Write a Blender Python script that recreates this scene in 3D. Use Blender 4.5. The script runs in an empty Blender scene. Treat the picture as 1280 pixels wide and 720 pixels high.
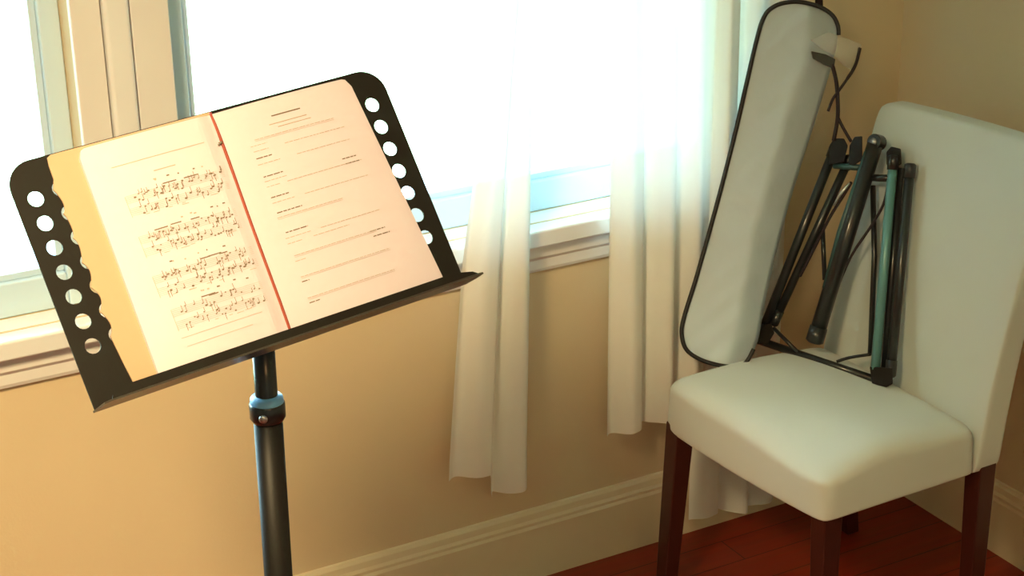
import bpy, bmesh, math, random
from mathutils import Vector, Matrix
random.seed(7)
SC = bpy.context.scene
COL = SC.collection

# ---------------------------------------------------------------- camera
F_PX = 2301.9
CAM = Vector((-2.51185, -2.89201, 1.98))
FW = Vector((0.44416721, 0.81381617, -0.37472487)).normalized()
RT = Vector((0.87463458, -0.48453252, -0.01557515)).normalized()
UP = RT.cross(FW).normalized()
cd = bpy.data.cameras.new('camera')
cam = bpy.data.objects.new('camera', cd); COL.objects.link(cam)
cam.matrix_world = Matrix(((RT.x, UP.x, -FW.x, CAM.x), (RT.y, UP.y, -FW.y, CAM.y), (RT.z, UP.z, -FW.z, CAM.z), (0, 0, 0, 1)))
cd.sensor_width = 36; cd.lens = F_PX / 1280 * 36; cd.clip_start = .02
SC.camera = cam

# ---------------------------------------------------------------- world, lights, exposure
SC.view_settings.view_transform = 'Standard'; SC.view_settings.look = 'None'
SC.view_settings.exposure = 0.0; SC.view_settings.gamma = 1.0
SC.view_settings.use_curve_mapping = False
SKY = 22.0
w = bpy.data.worlds.new('sky'); SC.world = w; w.use_nodes = True
w.node_tree.nodes['Background'].inputs[0].default_value = (.58, .88, 1.0, 1)
w.node_tree.nodes['Background'].inputs[1].default_value = SKY

def area(name, loc, target, sx, sy, power, col, portal=False):
    l = bpy.data.lights.new(name, 'AREA'); l.shape = 'RECTANGLE'; l.size = sx; l.size_y = sy
    l.energy = power; l.color = col
    o = bpy.data.objects.new(name, l); COL.objects.link(o); o.location = loc
    d = Vector(target) - Vector(loc)
    o.rotation_euler = d.to_track_quat('-Z', 'Y').to_euler()
    if portal: l.cycles.is_portal = True
    return o
# unseen warm lights, both added: a beam brightening the left wall, a broad fill
warm_beam = area('added_warm_beam', (-2.75, -1.9, 2.45), (-1.68, 0, .22), .4, .4, 13.5, (1, .74, .38))
warm_beam.data.spread = math.radians(70)
area('added_warm_fill', (-2.2, -3.9, 2.45), (-.8, -.6, .5), .8, .8, 13.5, (1, .55, .23))
# daylight portals in the window openings
area('portal_left', (-2.45, .1, 1.45), (-2.45, -1, 1.45), 1.4, 1.36, 1, (1, 1, 1), True)
area('portal_right', (-.98, .1, 1.45), (-.98, -1, 1.45), 1.25, 1.36, 1, (1, 1, 1), True)

# ---------------------------------------------------------------- measuring helpers
def ray(x, y): return FW * F_PX + RT * (x - 640) - UP * (y - 360)
def at(x, y, p, n):
    """point where the sight line meets the plane through p with normal n"""
    d = ray(x, y); p = Vector(p); n = Vector(n)
    return CAM + d * ((p - CAM).dot(n) / d.dot(n))

# ---------------------------------------------------------------- materials
def mat(name, col, rough=.6, metal=0, spec=.5, noise=None, bump=None, coat=0, col2=None, sheen=0):
    m = bpy.data.materials.new(name); m.use_nodes = True
    nt = m.node_tree; b = nt.nodes['Principled BSDF']
    b.inputs['Base Color'].default_value = (*col, 1)
    b.inputs['Roughness'].default_value = rough; b.inputs['Metallic'].default_value = metal
    b.inputs['Specular IOR Level'].default_value = spec
    b.inputs['Coat Weight'].default_value = coat
    b.inputs['Sheen Weight'].default_value = sheen
    tc = nt.nodes.new('ShaderNodeTexCoord')
    if noise:
        n = nt.nodes.new('ShaderNodeTexNoise'); n.inputs['Scale'].default_value = noise; n.inputs['Detail'].default_value = 4
        nt.links.new(tc.outputs['Object'], n.inputs['Vector'])
        r = nt.nodes.new('ShaderNodeMix'); r.data_type = 'RGBA'
        r.inputs[6].default_value = (*col, 1); r.inputs[7].default_value = (*(col2 or [c * .93 for c in col]), 1)
        nt.links.new(n.outputs['Fac'], r.inputs[0]); nt.links.new(r.outputs[2], b.inputs['Base Color'])
    if bump:
        n = nt.nodes.new('ShaderNodeTexNoise'); n.inputs['Scale'].default_value = bump[0]; n.inputs['Detail'].default_value = 3
        nt.links.new(tc.outputs['Object'], n.inputs['Vector'])
        bp = nt.nodes.new('ShaderNodeBump'); bp.inputs['Strength'].default_value = bump[1]; bp.inputs['Distance'].default_value = bump[2]
        nt.links.new(n.outputs['Fac'], bp.inputs['Height']); nt.links.new(bp.outputs[0], b.inputs['Normal'])
    return m
M = {}
M['wall'] = mat('wall_paint', (.76, .61, .40), .85, spec=.2, noise=6, bump=(180, .12, .002))
M['ceiling'] = mat('ceiling_paint', (.8, .77, .7), .9)
M['trim'] = mat('trim_paint', (.84, .70, .48), .42, noise=8)
M['sill'] = mat('sill_paint', (.86, .87, .90), .4, noise=8)
M['casing'] = mat('casing_paint', (.84, .82, .82), .5, noise=8)
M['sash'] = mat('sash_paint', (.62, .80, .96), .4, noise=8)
M['chair'] = mat('chair_fabric', (.65, .66, .61), .75, spec=.25, noise=5, bump=(9, .22, .006), sheen=.15)
M['wood'] = mat('dark_chair_wood', (.070, .014, .009), .35, noise=14, col2=(.035, .008, .006), coat=.2)
M['black'] = mat('black_sheet_metal', (.012, .010, .008), .45, spec=.25, noise=30, bump=(260, .1, .001))
M['black2'] = mat('black_tube_paint', (.012, .014, .016), .30, coat=.3, noise=30)
M['teal'] = mat('teal_sheen_metal', (.13, .31, .31), .35, metal=.2, noise=20, coat=.3)
M['ledge'] = mat('glossy_black_metal', (.045, .036, .026), .28, spec=.9, noise=30)
M['dullteal'] = mat('dull_teal_metal', (.035, .085, .085), .35, metal=.2, noise=20)
M['blue'] = mat('blue_plastic', (.22, .50, .85), .35, noise=30)
M['steel'] = mat('steel', (.55, .55, .55), .3, metal=.9, noise=40)
M['piping'] = mat('black_piping', (.008, .008, .010), .5, noise=40)
M['bag'] = mat('pale_grey_fabric', (.57, .65, .72), .8, noise=7, bump=(14, .35, .008), sheen=.1)
M['strap'] = mat('dark_strap', (.022, .012, .016), .7, noise=60)
M['page'] = mat('page_paper', (.70, .585, .66), .7, noise=4)
M['ink'] = mat('ink', (.20, .15, .11), .7, noise=60)
M['inkpale'] = mat('faded_ink', (.48, .38, .32), .7, noise=60)
M['tan'] = mat('tan_card', (.50, .33, .21), .75, noise=8, col2=(.45, .30, .19))
M['red'] = mat('red_ribbon', (.30, .035, .012), .5, noise=60)
M['lawn'] = mat('lawn', (.45, .62, .28), .95, noise=3, col2=(.55, .65, .4))
M['hedge'] = mat('hedge', (.3, .5, .3), .95, noise=3)

def wood_floor():
    m = bpy.data.materials.new('red_wood_planks'); m.use_nodes = True
    nt = m.node_tree; b = nt.nodes['Principled BSDF']; L = nt.links.new; N = nt.nodes.new
    tc = N('ShaderNodeTexCoord'); mp = N('ShaderNodeMapping'); L(tc.outputs['Object'], mp.inputs[0])
    br = N('ShaderNodeTexBrick'); L(mp.outputs[0], br.inputs['Vector'])
    br.inputs['Scale'].default_value = 1; br.inputs['Brick Width'].default_value = 1.3; br.inputs['Row Height'].default_value = .085
    br.inputs['Mortar Size'].default_value = .0012; br.offset = .37
    br.inputs['Color1'].default_value = (.46, .060, .022, 1); br.inputs['Color2'].default_value = (.33, .038, .014, 1)
    br.inputs['Mortar'].default_value = (.06, .012, .006, 1)
    mp2 = N('ShaderNodeMapping'); mp2.inputs['Scale'].default_value = (2, 30, 2); L(tc.outputs['Object'], mp2.inputs[0])
    n = N('ShaderNodeTexNoise'); n.inputs['Scale'].default_value = 2; n.inputs['Detail'].default_value = 6; L(mp2.outputs[0], n.inputs['Vector'])
    mx = N('ShaderNodeMix'); mx.data_type = 'RGBA'; mx.blend_type = 'MULTIPLY'; mx.inputs[0].default_value = .55
    L(br.outputs[0], mx.inputs[6]); L(n.outputs['Color'], mx.inputs[7]); 
    L(mx.outputs[2], b.inputs['Base Color']); b.inputs['Roughness'].default_value = .38
    b.inputs['Specular IOR Level'].default_value = .35
    return m
M['floor'] = wood_floor()

def sheer():
    m = bpy.data.materials.new('sheer_curtain_cloth'); m.use_nodes = True
    nt = m.node_tree; L = nt.links.new; N = nt.nodes.new
    nt.nodes.remove(nt.nodes['Principled BSDF']); out = nt.nodes['Material Output']
    c = (.93, .92, .87, 1)
    d = N('ShaderNodeBsdfDiffuse'); d.inputs[0].default_value = c
    t = N('ShaderNodeBsdfTranslucent'); t.inputs[0].default_value = c
    tr = N('ShaderNodeBsdfTransparent'); tr.inputs[0].default_value = (1, 1, 1, 1)
    a = N('ShaderNodeMixShader'); a.inputs[0].default_value = .115; L(d.outputs[0], a.inputs[1]); L(t.outputs[0], a.inputs[2])
    tc = N('ShaderNodeTexCoord'); n = N('ShaderNodeTexNoise'); n.inputs['Scale'].default_value = 30; L(tc.outputs['Object'], n.inputs['Vector'])
    mr = N('ShaderNodeMapRange'); mr.inputs['To Min'].default_value = .02; mr.inputs['To Max'].default_value = .05; L(n.outputs['Fac'], mr.inputs[0])
    b = N('ShaderNodeMixShader'); L(mr.outputs[0], b.inputs[0]); L(a.outputs[0], b.inputs[1]); L(tr.outputs[0], b.inputs[2])
    L(b.outputs[0], out.inputs[0]); return m
M['sheer'] = sheer()
def clear(name, tint, fac):
    m = bpy.data.materials.new(name); m.use_nodes = True
    nt = m.node_tree; L = nt.links.new; N = nt.nodes.new
    nt.nodes.remove(nt.nodes['Principled BSDF']); out = nt.nodes['Material Output']
    g = N('ShaderNodeBsdfGlossy'); g.inputs['Roughness'].default_value = .08 if fac > .1 else 0.0
    tr = N('ShaderNodeBsdfTransparent'); tr.inputs[0].default_value = tint
    lw = N('ShaderNodeFresnel'); lw.inputs[0].default_value = 1.45
    ad = N('ShaderNodeMath'); ad.operation = 'ADD'; ad.inputs[1].default_value = fac; L(lw.outputs[0], ad.inputs[0])
    b = N('ShaderNodeMixShader'); L(ad.outputs[0], b.inputs[0]); L(tr.outputs[0], b.inputs[1]); L(g.outputs[0], b.inputs[2])
    L(b.outputs[0], out.inputs[0]); return m
M['glass'] = clear('window_glass', (.96, .99, .98, 1), 0)
def film():
    m = bpy.data.materials.new('clear_plastic_film'); m.use_nodes = True
    nt = m.node_tree; L = nt.links.new; N = nt.nodes.new; b = nt.nodes['Principled BSDF']; out = nt.nodes['Material Output']
    b.inputs['Base Color'].default_value = (.8, .78, .72, 1); b.inputs['Roughness'].default_value = .25
    tr = N('ShaderNodeBsdfTransparent'); mx = N('ShaderNodeMixShader'); mx.inputs[0].default_value = .25
    L(tr.outputs[0], mx.inputs[1]); L(b.outputs[0], mx.inputs[2]); L(mx.outputs[0], out.inputs[0]); return m
M['plastic'] = film()

# ---------------------------------------------------------------- mesh helpers
def obj(name, bm, mats, parent=None, smooth=False, bevel=0, seg=2, subsurf=0):
    bmesh.ops.recalc_face_normals(bm, faces=bm.faces[:])
    me = bpy.data.meshes.new(name); bm.to_mesh(me); bm.free()
    o = bpy.data.objects.new(name, me); COL.objects.link(o)
    for m in (mats if isinstance(mats, (list, tuple)) else [mats]): me.materials.append(m)
    if smooth:
        for p in me.polygons: p.use_smooth = True
    if bevel:
        b = o.modifiers.new('bevel', 'BEVEL'); b.width = bevel; b.segments = seg; b.limit_method = 'ANGLE'; b.angle_limit = .6
        for p in me.polygons: p.use_smooth = True
        b.harden_normals = True
    if subsurf:
        s = o.modifiers.new('subsurf', 'SUBSURF'); s.levels = subsurf; s.render_levels = subsurf
    if parent: o.parent = parent; o.matrix_parent_inverse = parent.matrix_world.inverted()
    return o
def box(bm, a, b, mtx=None, mi=0):
    x0, y0, z0 = a; x1, y1, z1 = b
    vs = [bm.verts.new(v) for v in ((x0,y0,z0),(x1,y0,z0),(x1,y1,z0),(x0,y1,z0),(x0,y0,z1),(x1,y0,z1),(x1,y1,z1),(x0,y1,z1))]
    if mtx:
        for v in vs: v.co = mtx @ v.co
    for f in ((0,3,2,1),(4,5,6,7),(0,1,5,4),(1,2,6,5),(2,3,7,6),(3,0,4,7)):
        bm.faces.new([vs[i] for i in f]).material_index = mi
    return vs
def tube(bm, pts, rad, n=12, caps=True, flat=1.0, mi=0):
    pts = [Vector(p) for p in pts]
    rads = rad if isinstance(rad, (list, tuple)) else [rad] * len(pts)
    rings = []; ref = None
    for i, p in enumerate(pts):
        d = (pts[min(i + 1, len(pts) - 1)] - pts[max(i - 1, 0)]).normalized()
        if ref is None: ref = d.orthogonal().normalized()
        ref = (ref - d * ref.dot(d)).normalized(); q = d.cross(ref)
        rings.append([bm.verts.new(p + (ref * math.cos(2*math.pi*k/n) + q * math.sin(2*math.pi*k/n) * flat) * rads[i]) for k in range(n)])
    for a, b in zip(rings, rings[1:]):
        for k in range(n): bm.faces.new([a[k], a[(k+1) % n], b[(k+1) % n], b[k]]).material_index = mi
    if caps:
        bm.faces.new(rings[0][::-1]).material_index = mi; bm.faces.new(rings[-1]).material_index = mi
def smooth_path(pts, k=6):
    P = [Vector(p) for p in pts]; out = []
    for i in range(len(P) - 1):
        p0 = P[max(i-1, 0)]; p1 = P[i]; p2 = P[i+1]; p3 = P[min(i+2, len(P)-1)]
        for j in range(k):
            t = j / k
            out.append(.5 * ((2*p1) + (p2-p0)*t + (2*p0-5*p1+4*p2-p3)*t*t + (3*p1-p0-3*p2+p3)*t**3))
    out.append(P[-1]); return out
def prism(bm, outline, mtx, z0, z1, mi=0):
    """extrude a 2-D outline (u, v) from z0 to z1 in the frame mtx"""
    a = [bm.verts.new(mtx @ Vector((u, v, z0))) for u, v in outline]
    b = [bm.verts.new(mtx @ Vector((u, v, z1))) for u, v in outline]
    n = len(a); bm.faces.new(a[::-1]).material_index = mi; bm.faces.new(b).material_index = mi
    for i in range(n): bm.faces.new([a[i], a[(i+1) % n], b[(i+1) % n], b[i]]).material_index = mi
def thing(name, label, cat, loc, rz=0, group=None):
    o = bpy.data.objects.new(name, None); COL.objects.link(o); o.location = loc; o.rotation_euler = (0, 0, rz)
    o.empty_display_size = .05
    o['label'] = label; o['category'] = cat
    if group: o['group'] = group
    bpy.context.view_layer.update(); return o
def tag(o, label, cat, group=None):
    o['label'] = label; o['category'] = cat
    if group: o['group'] = group
    return o
def struct(name, bm, m, bevel=0, label=None, **k):
    o = obj(name, bm, m, bevel=bevel, **k); o['kind'] = 'structure'
    if label: o['label'] = label
    return o
def boxes(*bs):
    bm = bmesh.new()
    for a, b in bs: box(bm, a, b)
    return bm

# ================================================================ ROOM
XL, YB, H = -4.6, -4.6, 2.6
W1 = (-3.2, -1.736); W2 = (-1.572, -.40)           # the two window openings
ZS, ZT = .772, 2.12
bm = boxes(((XL-.15, YB-.15, -.1), (.15, .15, 0)))
struct('floor', bm, M['floor'], label='red-brown wooden plank floor')
struct('ceiling', boxes(((XL-.15, YB-.15, H), (.15, .15, H+.1))), M['ceiling'], label='pale ceiling')
struct('wall_window', boxes(((XL-.15, 0, 0), (.15, .15, ZS)), ((XL-.15, 0, ZT), (.15, .15, H)), ((XL-.15, 0, ZS), (W1[0], .15, ZT)),
       ((W1[1], 0, ZS), (W2[0], .15, ZT)), ((W2[1], 0, ZS), (.15, .15, ZT))), M['wall'], label='warm cream painted wall below the windows')
struct('wall_right', boxes(((0, YB-.15, 0), (.15, 0, H))), M['wall'], label='warm cream painted wall behind the chair')
struct('wall_left', boxes(((XL-.15, YB-.15, 0), (XL, 0, H))), M['wall'], label='warm cream painted wall on the left')
struct('wall_back', boxes(((XL, YB-.15, 0), (0, YB, H))), M['wall'], label='warm cream painted wall behind the camera')

def profile_x(x0, x1, prof):       # prof: (distance from wall, z)
    bm = bmesh.new()
    a = [bm.verts.new((x0, -d, z)) for d, z in prof]; b = [bm.verts.new((x1, -d, z)) for d, z in prof]
    n = len(a); bm.faces.new(a); bm.faces.new(b[::-1])
    for i in range(n): bm.faces.new([a[i], b[i], b[(i+1) % n], a[(i+1) % n]])
    return bm
def profile_y(y0, y1, prof, xw=0):
    bm = bmesh.new()
    a = [bm.verts.new((xw-d, y0, z)) for d, z in prof]; b = [bm.verts.new((xw-d, y1, z)) for d, z in prof]
    n = len(a); bm.faces.new(a); bm.faces.new(b[::-1])
    for i in range(n): bm.faces.new([a[i], b[i], b[(i+1) % n], a[(i+1) % n]])
    return bm
BP = [(0, 0), (.018, 0), (.018, .118), (.015, .124), (.015, .130), (.011, .136), (.009, .148), (.005, .155), (0, .157)]
struct('baseboard_window', profile_x(XL, 0, BP), M['trim'], label='cream baseboard along the window wall')
struct('baseboard_right', profile_y(YB, -.018, BP), M['trim'], label='cream baseboard along the right wall')

def window(n, x0, x1, zs, stile):
    """opening x0..x1; jamb, sash frame, glass, blind stop"""
    root = thing('window_%d' % n, 'tall white framed window, over-bright with daylight', 'window', (x0, 0, zs))
    root['kind'] = 'structure'
    y0, y1 = .055, .095
    obj('window_frame', boxes(((x0, y0, zs), (x0+stile, y1, ZT)), ((x1-stile, y0, zs), (x1, y1, ZT)),
        ((x0+stile, y0, zs), (x1-stile, y1, zs+.062)), ((x0+stile, y0, ZT-.06), (x1-stile, y1, ZT))), M['sash'], root, bevel=.004)
    obj('glazing_bead', boxes(((x0+stile, y0+.012, zs+.062), (x0+stile+.012, y1-.01, ZT-.06)), ((x1-stile-.012, y0+.012, zs+.062), (x1-stile, y1-.01, ZT-.06)),
        ((x0+stile+.012, y0+.012, zs+.062), (x1-stile-.012, y1-.01, zs+.074))), M['sash'], root, bevel=.002)
    obj('window_pane', boxes(((x0+stile+.001, .078, zs+.063), (x1-stile-.001, .082, ZT-.061))), M['glass'], root)
    obj('outer_sill', boxes(((x0-.05, .12, zs-.02), (x1+.05, .24, zs+.055))), M['sash'], root, bevel=.004)
    return root
window(1, W1[0], W1[1], ZS, .036)
window(2, W2[0], W2[1], ZS, .045)
struct('window_sill', boxes(((-3.32, -.045, .737), (-.30, 0, ZS)), ((W1[0], 0, .737), (W1[1], .056, ZS+.001)), ((W2[0], 0, .737), (W2[1], .056, ZS+.001))), M['sill'], bevel=.005,
       label='white projecting window sill')
struct('trim_1', profile_x(-3.28, -.34, [(0, .675), (.010, .675), (.013, .682), (.013, .700), (.020, .708), (.020, .737), (0, .737)]), M['casing'], label='cream apron moulding under the sill')
# mullion boards between the windows: flat board, raised rounded strip, flat board
struct('trim_2', boxes(((-1.738, -.016, ZS), (-1.688, 0, ZT+.05))), M['casing'], bevel=.003, label='flat cream casing board beside the left window')
struct('trim_3', boxes(((-1.686, -.026, ZS), (-1.642, 0, ZT+.05))), M['sill'], bevel=.008, label='pale raised strip between the casing boards')
struct('trim_4', boxes(((-1.640, -.016, ZS), (-1.574, 0, ZT+.05))), M['casing'], bevel=.003, label='flat cream casing board beside the right window')
struct('trim_5', boxes(((-.392, -.016, ZS), (-.32, 0, ZT+.05))), M['casing'], bevel=.003, label='cream casing board right of the window')
struct('trim_6', boxes(((-3.28, -.018, ZT+.002), (-.32, 0, ZT+.09))), M['casing'], bevel=.003, label='cream head casing over the windows')

# outdoors
bm = boxes(((-16, .4, -.7), (14, 30, -.6)))
struct('ground', bm, M['lawn'], label='pale green lawn outside the window')

# ================================================================ CURTAINS
def curtain(name, label, x0, x1, y, hem, ztop, folds, amp, phase, flare=0.0, y_in=0.0, drift=None):
    """hanging cloth: hem(s) gives the hem height, drift(z) moves the panel sideways as it falls"""
    bm = bmesh.new(); nx, nz = 120, 46; rows = []
    for j in range(nz + 1):
        row = []
        for i in range(nx + 1):
            s = i / nx; zb = hem(s); z = ztop + (zb - ztop) * j / nz
            k = j / nz
            a = amp * (.55 + .45 * k)
            ph = s * folds * 2 * math.pi + phase
            yy = y + a * math.sin(ph + .5 * math.sin(3.1 * k + s * 4)) + a * .16 * math.sin(ph * 2.3 + 1.3 + k) + y_in * k
            dl, dr = drift(z) if drift else (0, 0)
            xx = x0 + dl + (x1 + dr - x0 - dl) * s + .006 * math.sin(ph * .9 + k * 3)
            row.append(bm.verts.new((xx, yy, z)))
        rows.append(row)
    for a, b in zip(rows, rows[1:]):
        for i in range(nx): bm.faces.new([a[i], a[i+1], b[i+1], b[i]])
    o = obj(name, bm, M['sheer'], smooth=True)
    tag(o, label, 'curtain')
    return o
hemA = lambda s: .315 + (-.055 if s > .44 else 0) * min(1, (s - .44) / .04 if s > .44 else 0)
def driftA(z):
    t = max(0, min(1, (1.23 - z) / .9)); return (-.10 * t ** .8 - (.03 if z < .75 else .03 * max(0, (1.23 - z) / .48)), -.020 * t)
curtain('curtain', 'sheer cream curtain panel hanging right beside the music stand, hem above the baseboard', -.990, -.932, -.085, hemA, 2.25, 2.0, .016, .4, drift=driftA)
curtain('curtain', 'sheer white curtain panel left of the padded board, hem just below the chair seat', -.757, -.47, -.085, lambda s: .315 + .012 * math.sin(s * 5), 2.25, 4.0, .018, 1.0)
curtain('curtain', 'sheer curtain panel nearest the corner, almost reaching the floor behind the chair leg', -.53, -.325, -.052, lambda s: .045 + .01 * math.sin(s * 7), 2.25, 2.6, .014, 2.2)
bm = bmesh.new(); tube(bm, [(-3.3, -.075, 2.27), (-.15, -.075, 2.27)], .012, 16)
rod = thing('curtain_rod', 'slim dark curtain rod above the windows', 'curtain rod', (-1.7, -.075, 2.27))
obj('rod', bm, M['black2'], rod, smooth=True)
for x in (-3.25, -1.6, -.2):
    bm = bmesh.new(); tube(bm, [(x, -.063, 2.27), (x, 0, 2.27)], .008, 10); obj('bracket', bm, M['black2'], rod, smooth=True)

# ================================================================ CHAIR
CX, CY, YAW = -.700, -.436, math.radians(1.0)
chair = thing('dining_chair', 'cream upholstered dining chair with dark wooden legs in the room corner', 'chair', (CX, CY, 0), YAW)
T = chair.matrix_world
def smoothstep(t): t = max(0, min(1, t)); return t * t * (3 - 2 * t)
# seat: padded block, crowned, apron sides; local x 0 (front) .. .40, y -.222 .. .222
def padded(bm, X, Y, Z, nx, ny, r, fn):
    """rounded block [-X..X]x[-Y..Y]x[-Z..Z], fn maps its points to the chair's frame"""
    b2 = bmesh.new(); bmesh.ops.create_cube(b2, size=2)
    bmesh.ops.subdivide_edges(b2, edges=b2.edges[:], cuts=17, use_grid_fill=True)
    vm = {}
    for v in b2.verts:
        p = Vector((v.co.x * X, v.co.y * Y, v.co.z * Z))
        rr = r[0] + (r[1] - r[0]) * (p.z / Z * .5 + .5)
        q = Vector([max(-L + rr, min(L - rr, c)) for c, L in zip(p, (X, Y, Z))])
        d = p - q
        if d.length > 1e-9: p = q + d.normalized() * rr
        vm[v] = bm.verts.new(fn(p))
    for f in b2.faces: bm.faces.new([vm[v] for v in f.verts])
    b2.free()
def seat_fn(p):
    u = p.x / .185; v = p.y / .230; w = (p.z + .055) / .11
    crown = .013 * (1 - abs(u) ** 2.4) * (1 - abs(v) ** 2.6) * w
    dip = -.012 * smoothstep((u + .2) / 1.2) * w
    bow = -.010 * (1 - v * v) * (1 if u < 0 else 0) * abs(u)
    crown -= .026 * smoothstep((-u - .2) / .8) * smoothstep((.2 - v) / 1.2) * w
    arch = .0 * .020 * (1 - v * v) * (1 - w) * (1 if u < -.8 else .4)     # slightly arched lower front edge
    taper = 1 - .006 * (u + 1) / 2
    return T @ Vector((p.x + .185 + bow - .013 * v * (1 - u) / 2, p.y * taper, p.z + .435 + crown + dip + arch * .5))
bm = bmesh.new(); padded(bm, .185, .230, .058, 10, 10, (.008, .034), seat_fn)
obj('seat', bm, M['chair'], chair, smooth=True, subsurf=1)
# backrest: reclined slab, wraps down to the seat's lower edge
def back_fn(p):
    h = (p.z + .30) / .60                     # 0 bottom .. 1 top
    z = .372 + h * .615
    lean = .012 + .115 * h ** 1.35
    th = p.x * (1.0 - .25 * h)
    belly = -.010 * math.sin(math.pi * h) * (1 - (p.y / .230) ** 2)
    wy = p.y * (1 + .02 * h) 
    z += -.005 * (p.y / .230) ** 2 * h ** 6 - .012 * (1 + p.y / .230) * h
    return T @ Vector((.385 + lean + th + (belly if p.x < 0 else 0), wy, z))
bm = bmesh.new(); padded(bm, .034, .230, .30, 8, 10, (.012, .016), back_fn)
obj('backrest', bm, M['chair'], chair, smooth=True, subsurf=1)
def leg(x, y, tx, ty):
    bm = bmesh.new()
    for k, (z, hw) in enumerate(((.395, .024), (.0, .015))): pass
    top, bot = .0205, .0155
    vs = []
    for z, hw, ox, oy in ((.40, top, 0, 0), (.0, bot, tx, ty)):
        vs.append([bm.verts.new(T @ Vector((x + ox + a * hw, y + oy + b * hw, z))) for a, b in ((-1, -1), (1, -1), (1, 1), (-1, 1))])
    bm.faces.new(vs[0]); bm.faces.new(vs[1][::-1])
    for i in range(4): bm.faces.new([vs[0][i], vs[1][i], vs[1][(i+1) % 4], vs[0][(i+1) % 4]])
    obj('leg', bm, M['wood'], chair, bevel=.003)
leg(.008, .200, -.022, .012); leg(.044, -.200, .004, .0); leg(.402, -.206, .004, .0); leg(.400, .196, .085, .045)

# ================================================================ PADDED BOARD (upright, on the seat)
BO = Vector((-.600, -.212, .485)); BL = Vector((.25, .12, .67)).normalized()
BW = Vector((.85, -.5, 0)); BW = (BW - BL * BW.dot(BL)).normalized(); BN = BW.cross(BL).normalized()
if BN.dot(CAM - BO) < 0: BN = -BN
def st(x, y):
    p = at(x, y, BO, BN) - BO; return p.dot(BW), p.dot(BL)
LE = [(1003, 1), (985, 2), (967, 7), (954, 20), (944, 55), (920, 160), (897, 250), (872, 340), (855, 395), (851, 418), (857, 437), (874, 449), (897, 456), (918, 459)]
RE = [(1003, 1), (1025, 8), (1041, 20), (1048, 38), (1045, 62), (1036, 95), (1018, 155), (1002, 205), (985, 260), (968, 325), (955, 385), (948, 425), (938, 448), (918, 459)]
LEs = [Vector(st(*p)) for p in LE]; REs = [Vector(st(*p)) for p in RE]
def interp(path, t):
    for a, b in zip(path, path[1:]):
        if (a.y >= t >= b.y) or (a.y <= t <= b.y):
            k = (t - a.y) / ((b.y - a.y) or 1e-9); return a.x + (b.x - a.x) * k
    return path[0].x if abs(t - path[0].y) < abs(t - path[-1].y) else path[-1].x
t1 = max(LEs[0].y, REs[0].y); t0 = min(LEs[-1].y, REs[-1].y)
CR = [Vector(st(*p)) for p in ((1010, 5), (1008, 70), (985, 140), (968, 200), (940, 300), (925, 390), (908, 458))]
board = thing('padded_board', 'long pale grey fabric board with black piping, standing upright on the chair seat', 'board', BO)
bm = bmesh.new(); NT, NS = 70, 18; fr = []; bk = []
for j in range(NT + 1):
    e = j / NT; t = t0 + (t1 - t0) * (.5 - .5 * math.cos(math.pi * e))
    a = interp(LEs, t); b = interp(REs, t); c = min(max(interp(CR, t), a + .15 * (b - a)), b - .1 * (b - a))
    rf, rb = [], []
    for i in range(NS + 1):
        s = i / NS; x = a + (b - a) * s
        dpt = 0
        if x > c: dpt = -.052 * ((x - c) / max(b - c, 1e-5)) ** 1.1 * min(1, math.sin(math.pi * min(max(e, .0), 1)) * 2.2)
        wr = .0016 * math.sin(t * 55 + x * 40) + .0012 * math.sin(t * 97 - x * 120)
        p0 = BO + BW * x + BL * t
        vd = (CAM - p0).normalized(); p0 = p0 + vd * (dpt / vd.dot(BN))      # the right flank recedes behind the front face
        pf = p0 + BN * (wr if 0 < i < NS else 0)
        rf.append(bm.verts.new(pf))
        rb.append(bm.verts.new(p0 + BN * (- .004 - .020 * math.sin(math.pi * min(max(s, .0), 1)) ** .5)) if 0 < i < NS else rf[-1])
    fr.append(rf); bk.append(rb)
for A in (fr, bk):
    for r1, r2 in zip(A, A[1:]):
        for i in range(NS):
            vs = [r1[i], r1[i+1], r2[i+1], r2[i]]
            try: bm.faces.new(vs)
            except ValueError: pass
bmesh.ops.remove_doubles(bm, verts=bm.verts[:], dist=.0003)
obj('fabric_cover', bm, M['bag'], board, smooth=True)
bm = bmesh.new()
path = [(1048, 44), (1047, 32), (1040, 19), (1025, 9), (1003, 3), (985, 3), (968, 8), (955, 21), (944, 56), (920, 161), (897, 251), (872, 341), (855, 396), (852, 418), (858, 437), (875, 449), (897, 456), (918, 458), (932, 453), (942, 436)]
pp = [BO + BW * st(*p)[0] + BL * st(*p)[1] + BN * .003 for p in path]
tube(bm, smooth_path(pp, 5), .0042, 10)
obj('piping', bm, M['piping'], board, smooth=True)
def onb(x, y, o=0): return at(x, y, BO + BN * o, BN)
bm = bmesh.new(); tube(bm, [onb(1024, 8, -.004), onb(1022.5, -26, -.004)], .0075, 12); obj('top_loop_post', bm, M['strap'], board, smooth=True)
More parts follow.
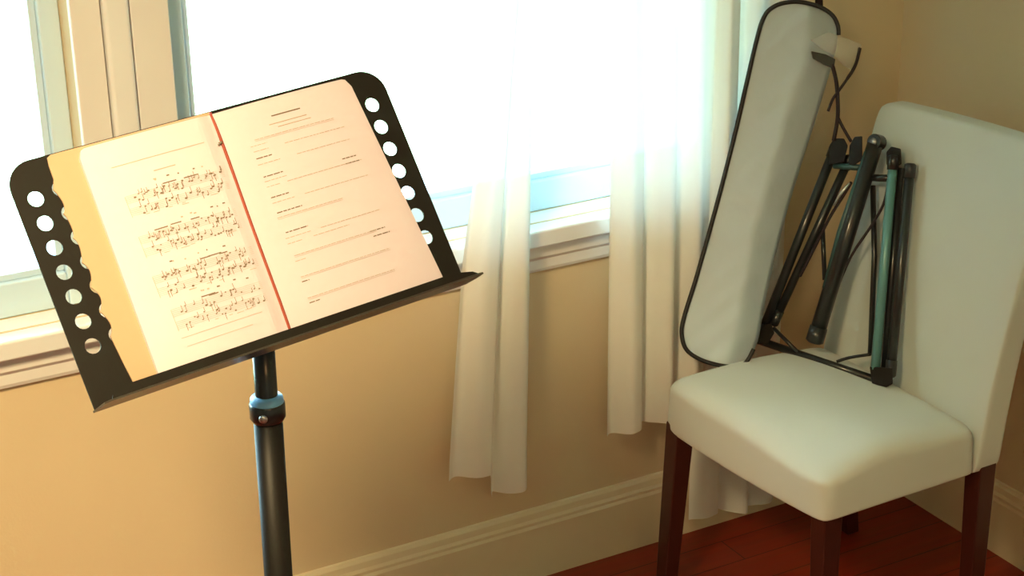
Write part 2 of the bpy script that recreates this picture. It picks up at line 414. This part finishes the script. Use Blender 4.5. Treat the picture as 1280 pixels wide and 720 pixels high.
# black buckle bar, clear plastic flap and straps at the upper right
bm = bmesh.new()
q = [onb(1014, 64, .006), onb(1016, 73, .006), onb(1030, 81, .006), onb(1042, 86, .004), onb(1044, 74, .004), onb(1032, 68, .006)]
f = [bm.verts.new(v + BN * .004) for v in q]; g = [bm.verts.new(v - BN * .006) for v in q]
bm.faces.new(f); bm.faces.new(g[::-1])
for i in range(6): bm.faces.new([f[i], f[(i+1) % 6], g[(i+1) % 6], g[i]])
obj('buckle', bm, M['black2'], board, bevel=.0015)
bm = bmesh.new()
q = [(1013, 50, .010), (1035, 40, .012), (1058, 48, .004), (1077, 56, -.004), (1073, 64, -.004), (1066, 88, -.006), (1054, 82, .0), (1043, 70, .006), (1028, 62, .010)]
cen = bm.verts.new(onb(1043, 58, .012)); vs = [bm.verts.new(onb(*p)) for p in q]
for i in range(len(vs)): bm.faces.new([cen, vs[i], vs[(i+1) % len(vs)]])
o = obj('plastic_flap', bm, M['plastic'], board, smooth=True)
sm = o.modifiers.new('thickness', 'SOLIDIFY'); sm.thickness = .0012
bm = bmesh.new()
tube(bm, smooth_path([onb(1040, 80, .004), onb(1045, 100, 0), onb(1047, 122, -.004), onb(1047, 148, -.008), onb(1042, 176, -.012)]), .0066, 8, flat=.6)
tube(bm, smooth_path([onb(1047, 146, -.008), onb(1054, 160, -.01), onb(1064, 177, -.012)]), .0052, 8, flat=.6)
obj('strap', bm, M['strap'], board, smooth=True)
bm = bmesh.new()
tube(bm, smooth_path([onb(1075, 60, -.004), onb(1069, 82, -.002), onb(1058, 100, 0), onb(1048, 114, .002), onb(1041, 124, .002), onb(1035, 139, .002)]), [.0056] * 12 + [.0046] * 19, 8, flat=.6)
obj('cord', bm, M['strap'], board, smooth=True)

# ================================================================ FOLDED TUBULAR FRAME
A = Vector((-.462, -.158, .501)); B = Vector((-.379, -.440, .501)); TP = at(1140, 202, (-.262, 0, 0), (1, 0, 0))
FN = (B - A).cross(TP - A).normalized()
if FN.dot(CAM - A) < 0: FN = -FN
def on(x, y, o=0): return at(x, y, A + FN * o, FN)
frame = thing('folding_stand', 'folded black tubular metal stand leaning against the chair back', 'folding stand', A)
def fpart(name, pts, r, m='black2', n=14, flat=1, sm=True):
    bm = bmesh.new(); tube(bm, pts, r, n, flat=flat); return obj(name, bm, M[m], frame, smooth=sm)
K = 1 / 640.
def legp(name, a, b, wpx, o=0, m='black2', foot=True, top=True):
    e = fpart(name, [on(*a, o), on(*b, o)], wpx * K / 2, m)
    p, q = on(*a, o), on(*b, o); d = (q - p).normalized(); r = wpx * K / 2
    if top:
        bm = bmesh.new(); tube(bm, [p - d * .006, p - d * .003, p + d * .022], [r * .8, r * 1.22, r * 1.2], 14); obj('end_cap', bm, M['black2'], e, smooth=True)
    if foot:
        bm = bmesh.new(); tube(bm, [q - d * .03, q - d * .001, q + d * .003], [r * 1.15, r * 1.15, r * .8], 14); obj('rubber_foot', bm, M['black2'], e, smooth=True)
    return e
legp('leg_tube', (1044, 184), (950, 422), 12)
legp('leg_tube', (1062, 198), (967, 405), 11, -.012)
legp('leg_tube', (1094, 180), (1018, 427), 20, .006, 'black2', top=False)
legp('leg_tube', (1117, 198), (1094, 462), 12, .004, 'teal', foot=False)
legp('leg_tube', (1138, 208), (1113, 470), 12, 0)
fpart('leg_tube', [on(1126, 210, -.012), on(1105, 465, -.012)], 9 * K / 2)
fpart('teal_edge_strip', [on(1083, 190, .016), on(1050, 290, .016), on(1030, 360, .016)], [6 * K / 2, 8 * K / 2, 5 * K / 2], 'dullteal')
fpart('rod', [on(1091, 232, -.02), on(1093, 320, -.02), on(1088, 444, -.02)], 7 * K / 2)
fpart('rod', [on(1028, 280, -.02), on(1031, 350, -.02)], 6 * K / 2)
fpart('base_bar', [on(944, 424), on(1101, 477)], 10 * K / 2)
fpart('brace', [on(967, 410, .004), on(998, 441, .004)], 5 * K / 2)
fpart('brace', smooth_path([on(1046, 452, -.005), on(1062, 447, -.012), on(1088, 443, -.014)], 4), 4 * K / 2)
fpart('crossbar', [on(1043, 207, .006), on(1080, 210, .006)], 8 * K / 2, 'dullteal')
fpart('crossbar', [on(1086, 222, .0), on(1116, 223, .006)], 9 * K / 2, 'black2')
fpart('webbing', smooth_path([on(1110, 230, .004), on(1104, 256, .002), on(1088, 284, 0), on(1064, 320, -.002), on(1046, 362, -.004)], 4), 5.5 * K / 2, 'strap', 8, flat=.6)
fpart('webbing', smooth_path([on(1064, 228, .014), on(1052, 248, .012), on(1036, 274, .008), on(1014, 318, .0), on(1000, 345, -.004)], 4), 8 * K / 2, 'strap', 8, flat=.5)
fpart('webbing_clip', [on(1062, 229, .021), on(1050, 243, .021), on(1042, 257, .018)], [3 * K / 2, 5 * K / 2, 2 * K / 2], 'steel')
# hinge hub ring at the top of the thick tube, and two side hinge plates
bm = bmesh.new(); c0 = on(1096, 178, .004)
tube(bm, [c0 - FN * .012, c0 + FN * .012], 10 * K, 18); h = obj('hinge_hub', bm, M['black2'], frame, bevel=.002)
bm = bmesh.new(); tube(bm, [c0 + FN * .011, c0 + FN * .015], 4.5 * K, 12); obj('rivet', bm, M['steel'], h, smooth=True)
def plate(name, px, o, th, m='black'):
    bm = bmesh.new(); f = [bm.verts.new(on(x, y, o + th / 2)) for x, y in px]; g = [bm.verts.new(on(x, y, o - th / 2)) for x, y in px]
    n = len(f); bm.faces.new(f); bm.faces.new(g[::-1])
    for i in range(n): bm.faces.new([f[i], f[(i+1) % n], g[(i+1) % n], g[i]])
    return obj(name, bm, M[m], frame, bevel=.002)
plate('hinge_plate', [(1036, 184), (1042, 173), (1055, 173), (1060, 182), (1055, 203), (1036, 206)], .008, .018)
plate('hinge_plate', [(1062, 182), (1068, 171), (1078, 170), (1078, 200), (1066, 208), (1060, 204)], .004, .014)
plate('hinge_plate', [(1108, 190), (1114, 183), (1126, 186), (1127, 205), (1116, 212), (1108, 206)], -.004, .016)
plate('foot_block', [(1087, 458), (1116, 460), (1116, 480), (1108, 484), (1090, 480)], 0, .026)
plate('foot_block', [(944, 408), (964, 404), (968, 416), (960, 430), (942, 430)], 0, .020)

# ================================================================ MUSIC STAND
D0 = Vector((-2.02889067, -1.02298275, 1.08342197))
D1 = Vector((.99282663, .09678597, .07019806)); D2 = Vector((-.11210117, .54936904, .82802596)); DN = Vector((.04157665, -.8299555, .55627803))
DM = Matrix(((D1.x, D2.x, DN.x, D0.x), (D1.y, D2.y, DN.y, D0.y), (D1.z, D2.z, DN.z, D0.z), (0, 0, 0, 1)))
PX, PY = -1.789, -.928
stand = thing('music_stand', 'black metal music stand on a single pole, holding an open songbook', 'music stand', (PX - .006, PY, 0))
DW, DH = .50, .2985
# desk plate with two columns of round holes, cut into square cells
def desk_plate():
    bm = bmesh.new(); hr = .0094; cs = .015; n = 16
    cells = []
    for cu in (.0245, .4730):
        for i in range(7): cells.append((cu, .0705 + i * .0303))
    for i in range(7): cells.append((.0553, .0745 + i * .0303))
    def add(vals, z):
        return [bm.verts.new(DM @ Vector((u, v, z))) for u, v in vals]
    # outer outline with rounded top corners, filled with holes by bmesh triangle fill
    R = .032; out = [(0, 0), (DW, 0)]
    for k in range(9): a = k / 8 * math.pi / 2; out.append((DW - R + R * math.cos(a), DH - R + R * math.sin(a)))
    for k in range(9): a = math.pi / 2 + k / 8 * math.pi / 2; out.append((R + R * math.cos(a), DH - R + R * math.sin(a)))
    loops = [out] + [[(u + hr * math.cos(2*math.pi*k/n*-1), v + hr * math.sin(-2*math.pi*k/n)) for k in range(n)] for u, v in cells]
    edges = []; rings = []
    for lp in loops:
        vs = add(lp, 0); rings.append(vs)
        for i in range(len(vs)): edges.append(bm.edges.new((vs[i], vs[(i+1) % len(vs)])))
    bmesh.ops.triangle_fill(bm, use_beauty=True, use_dissolve=False, edges=edges, normal=DN)
    fs = bm.faces[:]
    r = bmesh.ops.extrude_face_region(bm, geom=fs)
    for v in [g for g in r['geom'] if isinstance(g, bmesh.types.BMVert)]: v.co -= DN * .0022
    return bm
obj('desk', desk_plate(), M['black'], stand)
# ledge: 5 cm shelf square to the desk, with a small folded lip
bm = bmesh.new()
lo = [(-.002, -.002), (DW + .002, -.002), (DW + .006, .030), (DW + .004, .046), (DW - .004, .051), (.006, .051), (0, .045)]
LM = DM @ Matrix(((1, 0, 0, 0), (0, 0, 1, 0), (0, 1, 0, 0), (0, 0, 0, 1)))    # (u, out) -> ledge plane
prism(bm, lo, LM, -.0022, 0)
obj('ledge', bm, M['ledge'], stand)
bm = bmesh.new()
FM = DM @ Matrix(((1, 0, 0, 0), (0, 1, 0, 0), (0, 0, 1, .0500), (0, 0, 0, 1)))
prism(bm, [(.008, 0), (DW - .006, 0), (DW - .012, .004), (DW - .035, .0095), (.030, .0105), (.010, .004)], FM, 0, .0015)
obj('ledge_lip', bm, M['black'], stand)
# bracket behind the desk
def dp(u, v, z): return DM @ Vector((u, v, z))
bm = bmesh.new(); box(bm, (.19, .03, -.012), (.31, .15, -.0025), DM); obj('mounting_plate', bm, M['black'], stand, bevel=.002)
pt = Vector((PX, PY, 1.085)); pb = Vector((PX + .018, PY, .60)); base = Vector((PX - .006, PY, .0))
ax = (pb - pt).normalized()
def pol(z): return pt + (base - pt) * ((pt.z - z) / pt.z)
bm = bmesh.new(); tube(bm, [pt + Vector((0, 0, .02)), dp(.245, .07, -.010)], .011, 12); tube(bm, [pt + Vector((-.03, 0, .02)), pt + Vector((.03, 0, .02))], .0135, 14)
obj('tilt_joint', bm, M['black'], stand, smooth=True)
bm = bmesh.new(); tube(bm, [pt + Vector((0, 0, .012)), pol(.9)], .0142, 20); obj('inner_pole', bm, M['black2'], stand, smooth=True)
zc = 1.005
zc = at(335, 513, (PX, PY, 1), (0, -1, 0)).z
bm = bmesh.new(); tube(bm, [pol(zc), pol(zc - .45), pol(.12)], .0183, 24); obj('outer_pole', bm, M['black'], stand, smooth=True)
bm = bmesh.new(); tube(bm, [pol(zc + .014), pol(zc + .010), pol(zc - .008), pol(zc - .014)], [.0200, .0226, .0226, .0190], 24); col = obj('collar', bm, M['black2'], stand, smooth=True)
bm = bmesh.new(); tube(bm, [pol(zc + .022), pol(zc + .018), pol(zc + .004)], [.0165, .0205, .0222], 24); b = obj('collar_ring', bm, M['blue'], col, smooth=True); b['label'] = 'pale blue ring inside the collar'
cdir = Vector((CAM.x - PX, CAM.y - PY, 0)).normalized(); cdir = Matrix.Rotation(-.25, 3, 'Z') @ cdir
bm = bmesh.new(); c = pol(zc - .001); tube(bm, [c + cdir * .020, c + cdir * .0245, c + cdir * .026], [.0055, .0055, .003], 12); o = obj('set_screw', bm, M['steel'], col, smooth=True); o['label'] = 'steel set screw'
for k in range(3):
    a = math.radians(80 + 120 * k); d = Vector((math.cos(a), math.sin(a), 0)); f = pol(.16)
    bm = bmesh.new(); tube(bm, [f + d * .018, f + d * .15 + Vector((0, 0, -.06)), f + d * .29 + Vector((0, 0, -.148))], .009, 12); lg = obj('leg', bm, M['black2'], stand, smooth=True)
    bm = bmesh.new(); e = f + d * .29; e.z = .012; tube(bm, [e - d * .015 + Vector((0, 0, .004)), e + d * .012], .012, 12); obj('rubber_foot', bm, M['black2'], lg, smooth=True)

# ================================================================ SONGBOOK
book = thing('songbook', 'open songbook with music notation and red ribbon on the black music stand', 'book', dp(.26, 0.003, .02))
# tan backing card with a scalloped left edge
out = [(.073, .0025), (.056, .006), (.0525, .016), (.0495, .045)]
for i in range(7):
    for k in range(8):                       # cusps at the hole heights, hollow bites between them
        a = k / 8; vv = .0745 + (i - (0 if i else 0)) * .0303 + a * .0303
        if i == 6 and k > 0: break
        out.append((.0470 + .0048 * math.sin(math.pi * a) ** .75 + .0010 * math.sin(vv * 170), vv))
out += [(.0515, .268), (.0520, .285), (.0535, .2945), (.058, .297), (.262, .297), (.262, .0025)]
bm = bmesh.new(); prism(bm, out, DM, .0004, .0026); o = obj('cover', bm, M['tan'], book); o['label'] = 'tan card cover with a scalloped torn left edge'

def page(u, hgt):   # curved page surface height above the desk
    return hgt(u)
GUT = lambda v: .2528 + .0085 * (v / .294)
def lefth(s): return .0085 + .0022 * math.sin(math.pi * min(1, s * .98)) - .0035 * smoothstep((s - .88) / .12)      # s 0 outer .. 1 gutter
def righth(s): return .0045 + .0062 * math.sin(math.pi * min(1, (1 - s) * .92 + .02)) ** .6
def pagemesh(side):
    bm = bmesh.new(); NU, NV = 40, 24; top = []; botm = []
    for j in range(NV + 1):
        v = .0035 + (.2925 - .0035) * j / NV; rt, rb = [], []
        for i in range(NU + 1):
            s = i / NU
            if side < 0:
                u0 = .0815 + .0062 * (v / .29); u1 = GUT(v) - .0010; hh = lefth(s)
            else:
                u0 = GUT(v) + .0010; u1 = .4705 - .0200 * (v / .29) + .0012; hh = righth(s)
            vv = v
            # rounded outer corners
            so = (1 - s) if side < 0 else s
            r = .010; du = (1 - so) * (u1 - u0)
            if du < r:
                cut = r - math.sqrt(max(0, r * r - (r - du) ** 2))
                vv = min(max(v, .0035 + cut * (1 if side < 0 else .2)), .2925 - cut)
            u = u0 + (u1 - u0) * s
            rt.append(bm.verts.new(DM @ Vector((u, vv, hh)))); rb.append(bm.verts.new(DM @ Vector((u, vv, .0028))))
        top.append(rt); botm.append(rb)
    for j in range(NV):
        for i in range(NU):
            bm.faces.new([top[j][i], top[j][i+1], top[j+1][i+1], top[j+1][i]])
            bm.faces.new([botm[j][i], botm[j+1][i], botm[j+1][i+1], botm[j][i+1]])
    for j in range(NV):
        bm.faces.new([top[j][0], top[j+1][0], botm[j+1][0], botm[j][0]]); bm.faces.new([top[j][NU], botm[j][NU], botm[j+1][NU], top[j+1][NU]])
    for i in range(NU):
        bm.faces.new([top[0][i], botm[0][i], botm[0][i+1], top[0][i+1]]); bm.faces.new([top[NV][i], top[NV][i+1], botm[NV][i+1], botm[NV][i]])
    return bm
def spot(side, u, v):
    if side < 0:
        u0 = .0815 + .0062 * (v / .29); u1 = GUT(v) - .001; return lefth(max(0, min(1, (u - u0) / (u1 - u0)))) + .0004
    u0 = GUT(v) + .001; u1 = .4705 - .02 * (v / .29) + .0012; return righth(max(0, min(1, (u - u0) / (u1 - u0)))) + .0004
def mark(bm, side, u, v, wu, wv, mi, slant=0):
    """thin printed dash of width wu, height wv, following the page's curve"""
    n = max(1, int(wu / .012)); prev = None
    for k in range(n + 1):
        uu = u + wu * k / n; z = spot(side, uu, v); dv = slant * wu * k / n
        a = bm.verts.new(DM @ Vector((uu, v + dv - wv / 2, z))); b = bm.verts.new(DM @ Vector((uu + slant * 0, v + dv + wv / 2, z)))
        if prev: bm.faces.new([prev[0], a, b, prev[1]]).material_index = mi
        prev = (a, b)
def note(bm, side, u, v, r, stem, mi=1):
    z = spot(side, u, v)
    vs = [bm.verts.new(DM @ Vector((u + r * 1.25 * math.cos(k*math.pi/4), v + r * .85 * math.sin(k*math.pi/4), z))) for k in range(8)]
    bm.faces.new(vs).material_index = mi
    if stem: mark(bm, side, u + (r if stem > 0 else -r), v + stem / 2, .0007, abs(stem), mi)
rnd = random.Random(11)
bm = pagemesh(-1)
L0 = .118
mark(bm, -1, .118, .2610, .120, .0009, 2); mark(bm, -1, .165, .2440, .028, .0012, 2)
for r_, (u0, u1, v) in enumerate(((.120, .248, .2190), (.118, .244, .1690), (.116, .246, .1195), (.122, .240, .0760))):
    for dz in (0, -.0155):
        for k in range(5): mark(bm, -1, u0, v + dz + .0042 - k * .0021, u1 - u0, .00030, 2)
    mark(bm, -1, u0, v - .009, .0006, .026, 2)
    u = u0 + .012
    while u < u1 - .004:
        dense = 1 if r_ < 3 else .7
        for row in (0, -.0155):
            if rnd.random() < .80 * dense:
                vv = v + row + rnd.uniform(-.005, .005)
                note(bm, -1, u, vv, rnd.uniform(.0009, .0015), rnd.choice((.0075, -.0075, .006, 0)))
            if rnd.random() < .35 * dense: note(bm, -1, u + .0015, v + row + rnd.uniform(-.006, .006), .0009, .005)
        u += rnd.uniform(.0028, .0048)
    for k in range(3):
        uu = u0 + .015 + rnd.random() * (u1 - u0 - .05); mark(bm, -1, uu, v + .0072 + rnd.uniform(-.001, .001), rnd.uniform(.010, .020), .0014, 1)
    for k in range(6):
        uu = u0 + .01 + rnd.random() * (u1 - u0 - .02); mark(bm, -1, uu, v - .0235 + rnd.uniform(0, .002), rnd.uniform(.004, .010), .0007, 2)
    for k in range(6):
        uu = u0 + .02 + rnd.random() * (u1 - u0 - .03); mark(bm, -1, uu, v + .0130 + rnd.uniform(-.001, .003), rnd.uniform(.0015, .004), .0016, 1 if k % 2 else 2)
mark(bm, -1, .122, .045, .105, .0006, 2); mark(bm, -1, .125, .034, .085, .0006, 2)
obj('page', bm, [M['page'], M['ink'], M['inkpale']], book)
bm = pagemesh(1)
mark(bm, 1, .332, .2700, .040, .0016, 1)
mark(bm, 1, .325, .2600, .052, .0011, 2); mark(bm, 1, .335, .2550, .046, .0010, 2)
for v, segs in ((.2470, [(.300, .110, 2)]), (.2400, [(.292, .022, 2)]), (.2330, [(.293, .020, 2), (.335, .085, 2)]), (.2240, [(.293, .021, 1)]), (.2160, [(.292, .030, 2), (.345, .075, 2)]),
                (.2000, [(.293, .026, 1)]), (.1940, [(.292, .030, 2), (.40, .020, 1)]), (.1870, [(.292, .018, 2), (.320, .105, 2), (.402, .020, 1)]), (.1730, [(.292, .024, 1)]), (.1660, [(.291, .030, 2), (.335, .090, 2)]),
                (.1530, [(.292, .034, 1)]), (.1470, [(.290, .090, 2)]), (.1270, [(.293, .030, 1)]), (.1200, [(.290, .034, 2), (.338, .085, 2)]), (.1130, [(.290, .020, 2), (.325, .050, 2)]),
                (.0970, [(.292, .115, 2), (.398, .022, 1)]), (.0900, [(.291, .014, 2), (.400, .024, 1)]), (.0700, [(.290, .125, 2)]), (.0640, [(.289, .010, 1)]), (.0430, [(.288, .122, 2)]), (.0370, [(.288, .014, 1)])):
    for u, l, mi in segs:
        uu = u
        while uu < u + l:      # broken into word-like dashes
            ww = min(rnd.uniform(.003, .009), u + l - uu)
            mark(bm, 1, uu, v, ww, .0013 if mi == 1 else .0008, mi); uu += ww + .0011
    if segs[0][1] > .08: mark(bm, 1, segs[0][0], v - .002, segs[0][1], .0004, 2)
obj('page', bm, [M['page'], M['ink'], M['inkpale']], book)
bm = bmesh.new()
tube(bm, smooth_path([dp(GUT(.296), .2955, .0050), dp(GUT(.25) + .0006, .25, .0066), dp(GUT(.15) - .0003, .15, .0066), dp(GUT(.05), .05, .0066), dp(GUT(.004), .004, .0056)], 5), .0018, 8)
rb = obj('ribbon', bm, M['red'], book, smooth=True)
bm = bmesh.new(); c = dp(GUT(.255) - .0022, .2555, .0080); tube(bm, [c - D1 * .0022, c + D1 * .0016], [.0012, .0022], 10); tube(bm, [c, c - D1 * .004 - D2 * .002], .0009, 8)
o = obj('knot', bm, M['ink'], rb, smooth=True); o['label'] = 'small dark knot on the ribbon'
